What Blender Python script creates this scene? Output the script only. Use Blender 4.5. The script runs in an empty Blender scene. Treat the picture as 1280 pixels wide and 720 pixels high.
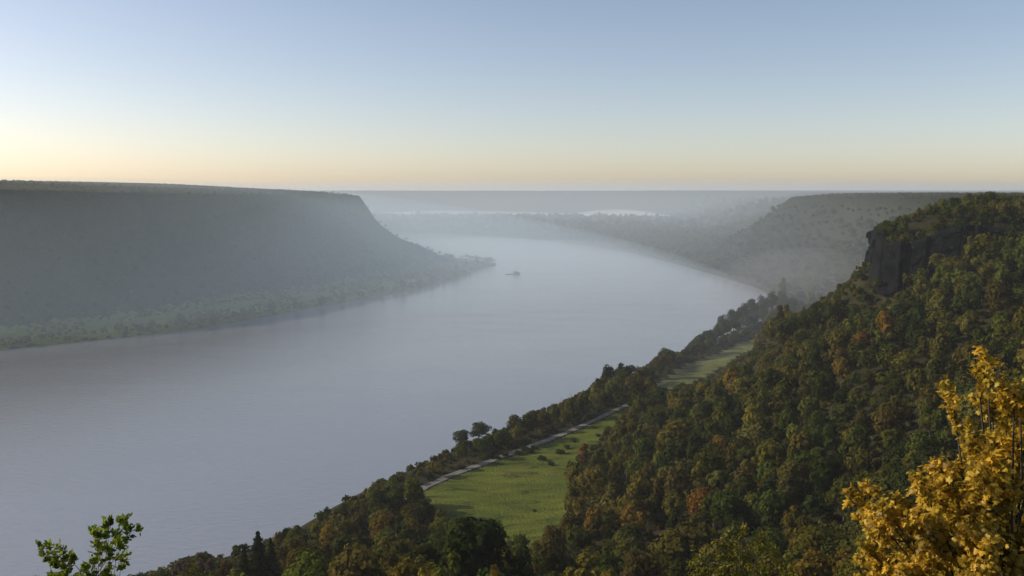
import bpy, math, random
import numpy as np
R0 = np.random.default_rng(7)
rnd = random.Random(11)
sc = bpy.context.scene
COL = sc.collection
rad = math.radians

# ------------------------------------------------------------------ look
SUN_AZ, SUN_EL = -81.0, 25.0        # degrees: azimuth from the view direction (+Y), negative = left
SUN_STRENGTH, SKY_STRENGTH, EXPOSURE = 3.3, 0.113, 0.45
HAZE_DENSITY = 0.00009
MIST = 0.0016

# ------------------------------------------------------------------ camera geometry
F = 1100.0
CAMZ = 120.0
PITCH = math.atan2(120.0, F)
cp, sp = math.cos(PITCH), math.sin(PITCH)
def ray(px, py):
    u, v = (px - 640.0) / F, (360.0 - py) / F
    return np.array([u, cp + v * sp, -sp + v * cp])
def P(px, py, Y):                     # the point on a photo ray at distance Y ahead
    d = ray(px, py); return np.array([0, 0, CAMZ]) + d * (Y / d[1])
def G(px, py, z=0.0):                 # the point on a photo ray at height z
    d = ray(px, py); return np.array([0, 0, CAMZ]) + d * ((z - CAMZ) / d[2])
def proj(p):
    p = np.atleast_2d(np.asarray(p, float)); y = p[:, 1]; z = p[:, 2] - CAMZ
    dep = y * cp - z * sp; up = y * sp + z * cp
    dep = np.where(dep > 0.1, dep, 0.1)
    return np.stack([640 + F * p[:, 0] / dep, 360 - F * up / dep, dep], 1)

# ------------------------------------------------------------------ terrain
def sstep(a, b, x):
    t = np.clip((x - a) / (b - a), 0, 1); return t * t * (3 - 2 * t)
def poly_dist(X, Y, line):
    X = np.asarray(X, float); Y = np.asarray(Y, float)
    best = np.full(X.shape, 1e18)
    for (ax, ay), (bx, by) in zip(line[:-1], line[1:]):
        dx, dy = bx - ax, by - ay
        t = np.clip(((X - ax) * dx + (Y - ay) * dy) / (dx * dx + dy * dy), 0, 1)
        best = np.minimum(best, (X - ax - t * dx) ** 2 + (Y - ay - t * dy) ** 2)
    return np.sqrt(best)
def inside(X, Y, poly):
    X = np.asarray(X, float); Y = np.asarray(Y, float)
    c = np.zeros(X.shape, bool)
    n = len(poly)
    for i in range(n):
        ax, ay = poly[i]; bx, by = poly[(i + 1) % n]
        if ay == by: continue
        hit = ((ay > Y) != (by > Y)) & (X < (bx - ax) * (Y - ay) / (by - ay) + ax)
        c ^= hit
    return c
def smooth_line(pts, n=6):            # Catmull-Rom through the points
    pts = [np.array(p, float) for p in pts]; out = []
    q = [2 * pts[0] - pts[1]] + pts + [2 * pts[-1] - pts[-2]]
    for i in range(1, len(q) - 2):
        for k in range(n):
            t = k / n; a, b, c, d = q[i - 1], q[i], q[i + 1], q[i + 2]
            out.append(0.5 * (2 * b + (c - a) * t + (2 * a - 5 * b + 4 * c - d) * t * t + (3 * b - 3 * c + d - a) * t ** 3))
    out.append(pts[-1]); return [tuple(p) for p in out]

_r_near = smooth_line([(-420, 60), (-210, 175), (-116, 258), (-82, 296), (-63, 338), (-26, 401), (44, 515), (90, 594), (150, 685),
                       (214, 784), (262, 858), (296, 950), (306, 1119), (290, 1320), (268, 1553), (217, 1833), (114, 2095), (0, 2316), (-185, 2540), (-336, 2640), (-700, 2850), (-1600, 3200)], 4)
R_SHORE = [(-9900, -900), (-1200, -150)] + _r_near + [(-9900, 5200)]
R_POLY = R_SHORE + [(-9900, 19000), (19000, 19000), (19000, -9000), (-9900, -9000)]
_l_near = smooth_line([(-1700, 250), (-900, 430), (-600, 525), (-388, 668), (-298, 752), (-252, 820), (-203, 923), (-134, 1048), (-87, 1179), (-51, 1375),
                       (-28, 1450), (-38, 1510), (-90, 1580), (-200, 1680), (-420, 1820), (-900, 2050), (-2200, 2500)], 4)
L_SHORE = [(-9900, 100)] + _l_near + [(-9900, 4200)]
L_POLY = L_SHORE

def vnoise(X, Y, s, seed):            # smooth value noise, -1..1
    x = np.asarray(X) / s + seed * 17.3; y = np.asarray(Y) / s - seed * 9.1
    xi = np.floor(x); yi = np.floor(y); fx = x - xi; fy = y - yi
    fx = fx * fx * (3 - 2 * fx); fy = fy * fy * (3 - 2 * fy)
    def h(a, b): 
        v = np.sin(a * 127.1 + b * 311.7 + seed * 74.7) * 43758.5453
        return (v - np.floor(v)) * 2 - 1
    return (h(xi, yi) * (1 - fx) + h(xi + 1, yi) * fx) * (1 - fy) + (h(xi, yi + 1) * (1 - fx) + h(xi + 1, yi + 1) * fx) * fy
def fbm(X, Y, s, seed):
    return vnoise(X, Y, s, seed) + .5 * vnoise(X, Y, s / 2.1, seed + 1) + .25 * vnoise(X, Y, s / 4.3, seed + 2)

CLIFF = smooth_line([(222, 520), (195, 470), (177, 428), (184, 413), (204, 402), (232, 393), (270, 372)], 5)
CLIFF_POLY = CLIFF + [(420, 360), (420, 620), (260, 620)]

CTRL = []
def cpx(px, py, Y, lower=6.0):
    p = P(px, py, Y); CTRL.append((p[0], p[1], p[2] - lower))
for a in [(1280, 720, 135), (1280, 600, 175), (1280, 450, 255), (1280, 350, 345),
          (1100, 720, 152), (1100, 600, 215), (1100, 500, 285), (1100, 400, 370),
          (950, 720, 178), (950, 600, 255), (950, 500, 345), (950, 440, 440), (1010, 400, 485),
          (800, 720, 210), (800, 600, 305), (800, 545, 385),
          (1140, 272, 450)]: cpx(*a)
cpx(1200, 251, 480, 8); cpx(1280, 250, 455, 10)
cpx(1098, 356, 412, 10); cpx(1055, 366, 465, 8)
for a in [(1097, 310, 425), (1200, 305, 402), (1280, 300, 394)]: cpx(*a, lower=0)
CTRL += [(0, 0, 118.4), (0, -60, 119), (80, -60, 119), (160, 0, 118), (290, 120, 117), (360, 260, 118), (390, 420, 119), (330, 520, 119), (400, 650, 120),
         (-150, 0, 84), (-200, 70, 42), (0, 22, 106), (9, 16, 109), (-4, 8, 114.5), (0, 60, 80), (40, 60, 82), (90, 70, 84), (-40, 60, 76), (0, 110, 58), (-50, 110, 52), (50, 105, 58),
         (0, 160, 40), (-50, 170, 34), (-75, 205, 20), (-60, 235, 12), (-20, 230, 14), (0, 270, 6), (20, 300, 5),
         (40, 400, 4), (60, 450, 4), (90, 520, 4), (112, 508, 6), (125, 540, 4), (140, 575, 4), (130, 590, 4), (150, 540, 22), (205, 570, 45), (250, 560, 88), (215, 640, 12)]
CTRL = np.array(CTRL)
def _U(r2): return np.where(r2 > 1e-9, r2 * np.log(np.maximum(r2, 1e-9)), 0.0)
_S = 100.0
_c = CTRL[:, :2] / _S; _n = len(_c)
_K = _U(((_c[:, None] - _c[None]) ** 2).sum(-1)) + np.eye(_n) * 0.004
_Pm = np.hstack([np.ones((_n, 1)), _c])
_A = np.block([[_K, _Pm], [_Pm.T, np.zeros((3, 3))]])
_w = np.linalg.solve(_A, np.concatenate([CTRL[:, 2], np.zeros(3)]))
def tps(X, Y):
    x = np.asarray(X, float) / _S; y = np.asarray(Y, float) / _S
    z = _w[_n] + _w[_n + 1] * x + _w[_n + 2] * y
    for i in range(_n): z = z + _w[i] * _U((x - _c[i, 0]) ** 2 + (y - _c[i, 1]) ** 2)
    return z
BLUFF = smooth_line([(430, 1350), (455, 1700), (560, 2600), (640, 3300), (520, 4000), (100, 4500), (-812, 4900), (-3000, 5300), (-9900, 5600)], 4) + [(-9900, 19000), (19000, 19000), (19000, 1350), (431, 1349)]
PX = [-50, 0, 40, 90, 120, 133, 143, 200, 400, 4000]
PZ = [0, 0, .10, .37, .62, .82, .94, .985, 1.0, 1.0]

def terrain(X, Y):
    X = np.asarray(X, float); Y = np.asarray(Y, float)
    z = np.full(X.shape, -6.0)
    # ---- near / right bank
    dR = poly_dist(X, Y, R_SHORE); inR = inside(X, Y, R_POLY); dR = np.where(inR, dR, -dR)
    flood = np.clip(dR / 6.0, -2, 1) * 2.6 + np.clip(dR, 0, 80) * 0.012 + 0.25 * vnoise(X, Y, 23, 3)
    w = np.interp(Y, [500, 620, 800, 950, 1500, 2200], [60, 85, 90, 45, 50, 60]) + 14 * vnoise(X, Y, 160, 5)
    db = poly_dist(X, Y, BLUFF[:-4]); db = np.where(inside(X, Y, BLUFF), db, -db)
    low = (1 - sstep(-60, 330, db + 45 * vnoise(X, Y, 260, 8))) * sstep(1480, 1700, Y)        # the low spit beyond the bend
    Hl = 115 + 2 * vnoise(X, Y, 900, 4) + 9 * sstep(2600, 4600, Y)
    hi = np.interp(dR - w + 16 * vnoise(X, Y, 90, 6), PX, PZ) * Hl
    spit = (20 + 5 * vnoise(X, Y, 420, 12)) * sstep(0, 190, dR) * (1 - sstep(3150, 3600, Y + 0.25 * X))
    gen = flood + hi * (1 - low) + spit * low
    near = (X > -700) & (X < 800) & (Y > -500) & (Y < 800)
    zr = gen
    if near.any():
        t = np.full(X.shape, 0.0); xs, ys = X[near], Y[near]
        b = tps(xs, ys)
        s = poly_dist(xs, ys, CLIFF); s = np.where(inside(xs, ys, CLIFF_POLY), s, -s)
        A = (1 - sstep(238, 285, xs)) * (1 - sstep(470, 525, ys))
        b = b + A * np.sign(s) * 7.6 * np.exp(-np.abs(s) / 16.0)
        b = b + 1.1 * fbm(xs, ys, 38, 21) * sstep(8, 30, b) * sstep(70, 140, np.hypot(xs, ys))
        b = np.minimum(b, 121.5)
        t[near] = b
        f = flood
        m = np.maximum(t, f) + np.maximum(0, 4 - np.abs(t - f)) ** 2 / 16.0      # soft max
        m = np.where(dR < 3, np.minimum(m, f + 0.8 * np.maximum(dR, 0)), m)
        wgt = (1 - sstep(590, 720, Y)) * (1 - sstep(500, 750, np.abs(X)))
        zr = np.where(near, m * wgt + gen * (1 - wgt), gen)
    z = np.where(inR, zr, np.maximum(z, flood))
    # ---- far / left bank
    dL = poly_dist(X, Y, L_SHORE); inL = inside(X, Y, L_POLY); dLs = np.where(inL, dL, -dL)
    floodL = np.clip(dLs / 8.0, -2, 1) * 2.2 + np.clip(dLs, 0, 120) * 0.02
    wl = np.interp(X, [-700, -420, -300, -200, -90], [45, 55, 92, 100, 78]) + 9 * vnoise(X, Y, 120, 31)
    wl = np.where(Y > 1460, 55, wl)
    HL = np.interp(X, [-900, -560, -420, -250], [131, 129, 122, 116])
    hiL = np.interp(dLs - wl + 9 * vnoise(X, Y, 70, 33), PX, PZ) * HL
    gullies = 8 * np.abs(vnoise(X * .6 + Y * .8, X * .1, 60, 35)) * np.clip(hiL / 50, 0, 1) * (1 - sstep(0.85, 0.97, hiL / HL))
    z = np.where(inL, floodL + hiL - gullies, np.where(inR, z, np.maximum(z, floodL)))
    return z, dR, dLs
def ground(x, y): return float(terrain(np.array([x]), np.array([y]))[0][0])

def frange(a, b, s): return list(np.arange(a, b, s))
def geo(a, b, s0, k):
    out = []; x = a; s = s0
    while (x < b if b > a else x > b): out.append(x); s *= k; x += s if b > a else -s
    out.append(b); return out
xs = geo(-640, -9500, 30, 1.16)[::-1][:-1] + frange(-640, -130, 9) + frange(-130, 304, 2.0) + frange(304, 760, 12) + geo(760, 9500, 20, 1.15)
ys = frange(-420, 90, 7) + frange(90, 530, 2.0) + frange(530, 1720, 9) + frange(1720, 3700, 36) + geo(3700, 13000, 50, 1.045)
xs, ys = np.array(xs), np.array(ys)
GX, GY = np.meshgrid(xs, ys)
GZ, GDR, GDL = terrain(GX, GY)

# ------------------------------------------------------------------ materials
def new_mat(name):
    m = bpy.data.materials.new(name); m.use_nodes = True
    nt = m.node_tree; nt.nodes.clear()
    return m, nt, nt.nodes.new('ShaderNodeOutputMaterial')
def N(nt, t, **kw):
    n = nt.nodes.new(t)
    for k, v in kw.items():
        if k in n.inputs.keys(): n.inputs[k].default_value = v
        else: setattr(n, k, v)
    return n
def ramp(nt, fac, stops):
    r = nt.nodes.new('ShaderNodeValToRGB'); e = r.color_ramp.elements
    while len(e) < len(stops): e.new(0.5)
    for q, (p, c) in zip(e, stops): q.position = p; q.color = (*c, 1)
    nt.links.new(fac, r.inputs[0]); return r
def noise(nt, scale, detail=4, rough=.55, vec=None, dist=0.0):
    n = nt.nodes.new('ShaderNodeTexNoise'); n.inputs['Scale'].default_value = scale
    n.inputs['Detail'].default_value = detail; n.inputs['Roughness'].default_value = rough; n.inputs['Distortion'].default_value = dist
    if vec is not None: nt.links.new(vec, n.inputs['Vector'])
    return n
def objco(nt, sx=1, sy=1, sz=1, rz=0):
    tc = nt.nodes.new('ShaderNodeTexCoord'); mp = nt.nodes.new('ShaderNodeMapping')
    mp.inputs['Scale'].default_value = (sx, sy, sz); mp.inputs['Rotation'].default_value = (0, 0, rz)
    nt.links.new(tc.outputs['Object'], mp.inputs['Vector']); return mp.outputs[0]
def mix(nt, fac, a, b, mode='MIX'):
    m = nt.nodes.new('ShaderNodeMix'); m.data_type = 'RGBA'; m.blend_type = mode
    if isinstance(fac, float): m.inputs[0].default_value = fac
    else: nt.links.new(fac, m.inputs[0])
    for s, v in ((6, a), (7, b)):
        if isinstance(v, tuple): m.inputs[s].default_value = (*v, 1)
        else: nt.links.new(v, m.inputs[s])
    return m.outputs[2]
def ground_mat(name, stops, scale, stops2=None, scale2=None, vec=None, bump=0.0, bscale=1.0):
    m, nt, out = new_mat(name); v = objco(nt) if vec is None else vec(nt)
    c = ramp(nt, noise(nt, scale, 6, .6, v).outputs[0], stops).outputs[0]
    if stops2:
        c2 = ramp(nt, noise(nt, scale2, 5, .6, v, .6).outputs[0], stops2).outputs[0]
        c = mix(nt, 1.0, c, c2, 'MULTIPLY')
    b = N(nt, 'ShaderNodeBsdfPrincipled', Roughness=.95); b.inputs['Specular IOR Level'].default_value = .1
    nt.links.new(c, b.inputs['Base Color'])
    if bump:
        bp = nt.nodes.new('ShaderNodeBump'); bp.inputs['Strength'].default_value = bump; bp.inputs['Distance'].default_value = bscale
        nt.links.new(noise(nt, 1.2 / bscale, 5, .6, objco(nt)).outputs[0], bp.inputs['Height']); nt.links.new(bp.outputs[0], b.inputs['Normal'])
    nt.links.new(b.outputs[0], out.inputs[0]); return m
M_HILL = ground_mat('hillside_soil', [(.3, (.016, .017, .007)), (.5, (.028, .028, .011)), (.72, (.044, .040, .018))], .05, [(.3, (.7, .7, .7)), (.7, (1.15, 1.1, 1))], .6, bump=.6, bscale=1.0)
M_LEFT = ground_mat('hillside_scrub', [(.3, (.022, .030, .013)), (.55, (.036, .042, .018)), (.75, (.055, .058, .026))], .018, [(.3, (.7, .72, .7)), (.7, (1.2, 1.15, 1))], .15, bump=.7, bscale=4.0)
M_FLAT = ground_mat('flood_meadow', [(.3, (.095, .130, .022)), (.55, (.150, .180, .034)), (.75, (.205, .205, .055))], .02, [(.3, (.7, .75, .7)), (.7, (1.15, 1.1, 1))], .14, bump=.5, bscale=2.0)
M_FAR = ground_mat('distant_land', [(.3, (.012, .018, .008)), (.55, (.018, .023, .010)), (.75, (.027, .030, .014))], .006, [(.3, (.75, .75, .75)), (.7, (1.15, 1.1, 1))], .03)
M_BED = ground_mat('river_mud', [(.3, (.05, .045, .03)), (.7, (.09, .08, .055))], .2)
M_MEADOW = ground_mat('meadow_grass', [(.28, (.056, .076, .010)), (.5, (.098, .118, .016)), (.74, (.148, .146, .026))], .05,
                      [(.34, (.30, .38, .34)), (.46, (.85, .9, .85)), (.70, (1.25, 1.2, 1))], .16, vec=lambda nt: objco(nt, .55, 1.5, 1, rad(-32)), bump=.8, bscale=1.2)
M_FIELD = ground_mat('pale_field', [(.3, (.08, .10, .028)), (.55, (.13, .14, .048)), (.75, (.18, .175, .075))], .04, [(.34, (.6, .68, .6)), (.5, (1, 1, 1))], .2, bump=.6)
M_PATH = ground_mat('track_gravel', [(.3, (.12, .118, .105)), (.7, (.24, .23, .205))], .5, [(.3, (.75, .75, .75)), (.7, (1.1, 1.1, 1.1))], 2.0)

def foliage_mat(name, use_attr, trans=.42, gloss=.0, var=((.74, .76, .70), (1.28, 1.22, 1.12))):
    m, nt, out = new_mat(name)
    if use_attr: src = N(nt, 'ShaderNodeAttribute', attribute_name='Col').outputs['Color']
    else: src = N(nt, 'ShaderNodeObjectInfo').outputs['Color']
    g = nt.nodes.new('ShaderNodeNewGeometry')
    c = mix(nt, 1.0, src, ramp(nt, g.outputs['Random Per Island'], [(0, var[0]), (.5, (1, 1, 1)), (1, var[1])]).outputs[0], 'MULTIPLY')
    if gloss: c = mix(nt, 1.0, c, ramp(nt, noise(nt, 1.6, 3, .6, objco(nt)).outputs[0], [(.34, (.52, .58, .55)), (.5, (.95, .95, .9)), (.68, (1.15, 1.05, 1))]).outputs[0], 'MULTIPLY')
    d = nt.nodes.new('ShaderNodeBsdfDiffuse'); t = nt.nodes.new('ShaderNodeBsdfTranslucent'); s = nt.nodes.new('ShaderNodeMixShader')
    s.inputs[0].default_value = trans
    nt.links.new(c, d.inputs[0]); nt.links.new(c, t.inputs[0]); nt.links.new(d.outputs[0], s.inputs[1]); nt.links.new(t.outputs[0], s.inputs[2])
    res = s.outputs[0]
    if gloss:
        gl = N(nt, 'ShaderNodeBsdfGlossy', Roughness=.45); s2 = nt.nodes.new('ShaderNodeMixShader'); s2.inputs[0].default_value = gloss
        nt.links.new(res, s2.inputs[1]); nt.links.new(gl.outputs[0], s2.inputs[2]); res = s2.outputs[0]
    nt.links.new(res, out.inputs[0]); return m
M_LEAF = foliage_mat('tree_foliage', False)
M_WOODS = foliage_mat('woodland_foliage', True)
M_NEARLEAF = foliage_mat('near_leaves', False, .48, .015, ((.38, .36, .5), (1.3, 1.22, 1.1)))
M_BARK = ground_mat('tree_bark', [(.3, (.045, .038, .030)), (.7, (.11, .095, .075))], 3.0)
M_PALEBARK = ground_mat('weathered_wood', [(.3, (.13, .12, .10)), (.7, (.24, .22, .19))], 3.0)

def rock_mat():
    m, nt, out = new_mat('cliff_limestone'); v = objco(nt, 1, 1, .22)
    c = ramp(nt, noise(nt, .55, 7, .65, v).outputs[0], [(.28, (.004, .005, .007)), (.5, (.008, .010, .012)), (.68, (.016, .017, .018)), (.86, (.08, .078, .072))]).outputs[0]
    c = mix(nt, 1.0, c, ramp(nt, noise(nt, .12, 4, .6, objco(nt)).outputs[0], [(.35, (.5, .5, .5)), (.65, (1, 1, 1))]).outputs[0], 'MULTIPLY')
    b = N(nt, 'ShaderNodeBsdfPrincipled', Roughness=.95); b.inputs['Specular IOR Level'].default_value = .08; nt.links.new(c, b.inputs['Base Color'])
    bp = nt.nodes.new('ShaderNodeBump'); bp.inputs['Strength'].default_value = .9; bp.inputs['Distance'].default_value = .8
    nt.links.new(noise(nt, .9, 6, .6, v).outputs[0], bp.inputs['Height']); nt.links.new(bp.outputs[0], b.inputs['Normal'])
    nt.links.new(b.outputs[0], out.inputs[0]); return m
M_ROCK = rock_mat()

# ------------------------------------------------------------------ mesh helpers
def mesh_np(name, verts, faces_flat, sizes, mat, col=None, smooth=False):
    me = bpy.data.meshes.new(name)
    verts = np.ascontiguousarray(verts, np.float32); faces_flat = np.ascontiguousarray(faces_flat, np.int32)
    sizes = np.ascontiguousarray(sizes, np.int32)
    me.vertices.add(len(verts)); me.vertices.foreach_set('co', verts.ravel())
    me.loops.add(len(faces_flat)); me.loops.foreach_set('vertex_index', faces_flat)
    st = np.zeros(len(sizes), np.int32); st[1:] = np.cumsum(sizes)[:-1]
    me.polygons.add(len(sizes)); me.polygons.foreach_set('loop_start', st)
    if col is not None:
        a = me.color_attributes.new('Col', 'FLOAT_COLOR', 'POINT'); a.data.foreach_set('color', np.ascontiguousarray(col, np.float32).ravel())
    me.update(calc_edges=True)
    if smooth: me.polygons.foreach_set('use_smooth', np.ones(len(sizes), bool))
    if mat: me.materials.append(mat)
    me.validate()
    return me
def link(name, data, parent=None, loc=None):
    o = bpy.data.objects.new(name, data); COL.objects.link(o)
    if parent: o.parent = parent
    if loc is not None: o.location = loc
    return o
def tag(o, label=None, cat=None, group=None, kind=None):
    for k, v in (('label', label), ('category', cat), ('group', group), ('kind', kind)):
        if v: o[k] = v
    return o

# the ground sheet, split by kind of land along shared edges
ny, nx = GX.shape
idx = np.arange(nx * ny).reshape(ny, nx)
quads = np.stack([idx[:-1, :-1], idx[:-1, 1:], idx[1:, 1:], idx[1:, :-1]], -1).reshape(-1, 4)
def fc(A): return (A[:-1, :-1] + A[:-1, 1:] + A[1:, 1:] + A[1:, :-1]).reshape(-1) / 4
cx, cy, cz, cdr, cdl = fc(GX), fc(GY), fc(GZ), fc(GDR), fc(GDL)

# the meadow beside the track: outline on the ground, from the photo's edges
def gp(px, py, z=3.4): p = G(px, py, z); return (p[0], p[1])
TRACK = [gp(500, 625), gp(527, 610), gp(570, 590), gp(620, 573), gp(680, 551), gp(740, 527), gp(792, 503), gp(830, 480), gp(868, 462), gp(905, 446)]
MEADOW_A = [gp(527, 613), gp(570, 593), gp(620, 576), gp(680, 555), gp(740, 531), gp(792, 508), gp(772, 530), gp(745, 548), gp(715, 572), gp(700, 600), gp(712, 628), gp(706, 655), gp(690, 700), gp(650, 735), gp(600, 720), gp(560, 660)]
MEADOW_B = [gp(812, 482), gp(850, 460), gp(890, 443), gp(935, 425), gp(965, 420), gp(990, 426), gp(955, 441), gp(915, 457), gp(880, 474), gp(836, 492)]
wob = 2.0 * vnoise(cx, cy, 9, 41)
MEADOW_FACE = [(x + (5.5 if k >= 6 and k <= 12 else 0), y) for k, (x, y) in enumerate(MEADOW_A)]
in_field = inside(cx + wob, cy - wob, MEADOW_B) & (cdr > 6)
in_meadow = inside(cx + wob, cy + wob, MEADOW_FACE) & (cdr > 6)
is_land_R = (cdr > 0)
is_land_L = (cdl > 0)
slopeL = np.zeros(len(cx), bool); slopeL[is_land_L] = cz[is_land_L] > 7.5
far = is_land_R & ((cy > 900) | (np.abs(cx) > 900))
groups = [('river_bed', ~(is_land_R | is_land_L), M_BED, 'muddy bed of the river under the water'),
          ('hill', slopeL, M_LEFT, 'long scrubby hill with a steep end across the river'),
          ('flood_land', is_land_L & ~slopeL, M_FLAT, 'low green river flat under the far hill'),
          ('meadow', is_land_R & in_meadow, M_MEADOW, 'green meadow between the track and the wooded slope'),
          ('field', is_land_R & in_field, M_FIELD, 'pale grass field on the bank beyond the meadow'),
          ('land', far & ~in_field, M_FAR, 'distant plateau and low wooded land beyond the bend'),
          ('ground', is_land_R & ~in_meadow & ~in_field & ~far, M_HILL, 'wooded hillside ground rising from the river')]
GV = np.stack([GX.ravel(), GY.ravel(), GZ.ravel()], 1)
for nm, msk, mt, lab in groups:
    q = quads[msk]; used, inv = np.unique(q, return_inverse=True)
    me = mesh_np(nm, GV[used], inv.reshape(-1), np.full(len(q), 4), mt, smooth=True)
    tag(link(nm, me), lab, kind='structure')

# the gravel track, draped a little above the ground
tl = smooth_line(TRACK[:8], 8); L, Rr = [], []
tv = []
for i, (x, y) in enumerate(tl):
    a = tl[max(0, i - 1)]; b = tl[min(len(tl) - 1, i + 1)]; dx, dy = b[0] - a[0], b[1] - a[1]; l = math.hypot(dx, dy)
    for s in (-1.9, -.6, .6, 1.9):
        px_, py_ = x - dy / l * s * (1 + .18 * math.sin(i * 1.3 + s)), y + dx / l * s
        tv.append((px_, py_, ground(px_, py_) + (.22 if abs(s) > 1 else .30)))
tq = []
for i in range(len(tl) - 1):
    for k in range(3): a = i * 4 + k; tq += [a, a + 1, a + 5, a + 4]
tag(link('path', mesh_np('path', np.array(tv), np.array(tq), np.full(len(tq) // 4, 4), M_PATH, smooth=True)), 'pale gravel track along the riverbank trees', kind='structure')

# ------------------------------------------------------------------ water
def water_mat():
    m, nt, out = new_mat('river_water')
    b = N(nt, 'ShaderNodeBsdfPrincipled', Roughness=.10, IOR=2.4)
    b.inputs['Base Color'].default_value = (.222, .236, .246, 1)
    v = objco(nt, .010, .035, 1, rad(28))
    r = nt.nodes.new('ShaderNodeMapRange'); nt.links.new(noise(nt, 1.0, 4, .55, v, .5).outputs[0], r.inputs[0])
    r.inputs[1].default_value = .35; r.inputs[2].default_value = .68; r.inputs[3].default_value = .10; r.inputs[4].default_value = .19
    nt.links.new(r.outputs[0], b.inputs['Roughness'])
    h1 = noise(nt, 1.0, 4, .6, objco(nt, .18, .45, 1, rad(25)))
    bp = nt.nodes.new('ShaderNodeBump'); bp.inputs['Strength'].default_value = .5; bp.inputs['Distance'].default_value = .42
    nt.links.new(h1.outputs[0], bp.inputs['Height']); nt.links.new(bp.outputs[0], b.inputs['Normal'])
    nt.links.new(b.outputs[0], out.inputs[0]); return m
wv = np.array([(-9400, -400, 0), (9400, -400, 0), (9400, 7000, 0), (-9400, 7000, 0)], float)
tag(link('water', mesh_np('water', wv, np.arange(4), [4], water_mat())), 'wide calm river curving between the hills', kind='structure')

# ------------------------------------------------------------------ foliage building
def unit(v): return v / np.maximum(np.linalg.norm(v, axis=-1, keepdims=True), 1e-9)
def crown_lobes(rng, kind):
    if kind == 'round':
        n = 15; th = rng.uniform(0, 6.283, n); zz = rng.uniform(-.75, 1.0, n)
        rr = np.sqrt(np.maximum(0, 1 - (np.abs(zz) * .9) ** 2)) * rng.uniform(.35, .68, n)
        c = np.stack([rr * np.cos(th), rr * np.sin(th), 1.55 + zz * .72], 1); r = rng.uniform(.26, .48, n)
        c = np.vstack([c, [[0, 0, 1.6]]]); r = np.append(r, .62)
    elif kind == 'spread':
        n = 17; th = rng.uniform(0, 6.283, n); rr = rng.uniform(.3, .85, n)
        c = np.stack([rr * np.cos(th), rr * np.sin(th), 1.35 + .5 * (1 - rr) + rng.uniform(-.28, .34, n)], 1); r = rng.uniform(.22, .42, n)
        c = np.vstack([c, [[0, 0, 1.35]]]); r = np.append(r, .52)
    elif kind == 'column':
        n = 16; zz = rng.uniform(0, 1, n); th = rng.uniform(0, 6.283, n); rr = .30 * np.sin(np.pi * (zz * .85 + .08))
        c = np.stack([rr * np.cos(th), rr * np.sin(th), .6 + zz * 2.5], 1); r = .18 + .20 * np.sin(np.pi * (zz * .8 + .1))
    elif kind == 'loose':
        n = 13; th = rng.uniform(0, 6.283, n); zz = rng.uniform(-.8, 1.0, n)
        rr = rng.uniform(.30, .82, n) * np.sqrt(1 - (zz * .85) ** 2)
        c = np.stack([rr * np.cos(th), rr * np.sin(th), 1.5 + zz * .85], 1); r = rng.uniform(.16, .32, n)
    elif kind == 'bush':
        n = 8; th = rng.uniform(0, 6.283, n); rr = rng.uniform(.1, .65, n)
        c = np.stack([rr * np.cos(th), rr * np.sin(th), rng.uniform(.2, .65, n)], 1); r = rng.uniform(.28, .45, n)
    return c, r
def cards(rng, c, r, n, size, jit=.55, flat=0.0):
    p = r ** 2 / (r ** 2).sum(); k = rng.choice(len(r), n, p=p)
    d = unit(rng.normal(size=(n, 3)) + np.array([0, 0, .30]))
    pos = c[k] + d * r[k][:, None] * rng.uniform(.62, 1.06, n)[:, None]
    cen = c.mean(0); nor = unit(d * .8 + unit(pos - cen) * .5 + rng.normal(size=(n, 3)) * jit)
    return quad_cards(rng, pos, nor, size * rng.uniform(.6, 1.35, n))
def quad_cards(rng, pos, nor, s, asp=.72):
    n = len(pos); t = unit(np.cross(nor, unit(rng.normal(size=(n, 3))))); b = np.cross(nor, t)
    s = s[:, None]
    k1 = rng.uniform(.7, 1.2, (n, 1)); bend = nor * s * .18
    v = np.stack([pos + t * s * k1 - bend, pos + b * s * asp + t * s * .15, pos - t * s, pos - b * s * asp * k1 - t * s * .1 + bend], 1)
    return v.reshape(-1, 3)
def quads_mesh(name, v, mat): return mesh_np(name, v, np.arange(len(v)), np.full(len(v) // 4, 4), mat)
def conifer_cards(rng, n, size):
    z = rng.uniform(0, 1, n) ** .9; tier = z + .012 * np.sin(z * 60)
    rmax = (.56 * (1 - z) ** .9 + .012) * (.85 + .2 * np.sin(z * 60)); th = rng.uniform(0, 6.283, n); rr = rmax * np.sqrt(rng.uniform(.1, 1, n)) * (1 + .25 * np.sin(th * 5 + tier * 40))
    pos = np.stack([rr * np.cos(th), rr * np.sin(th), .35 + 2.5 * tier - rr * .25], 1)
    nor = unit(np.stack([np.cos(th) * .7, np.sin(th) * .7, np.ones(n) * .6], 1) + rng.normal(size=(n, 3)) * .35)
    return quad_cards(rng, pos, nor, size * (1.1 - .6 * z) * rng.uniform(.7, 1.3, n), .55)

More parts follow.
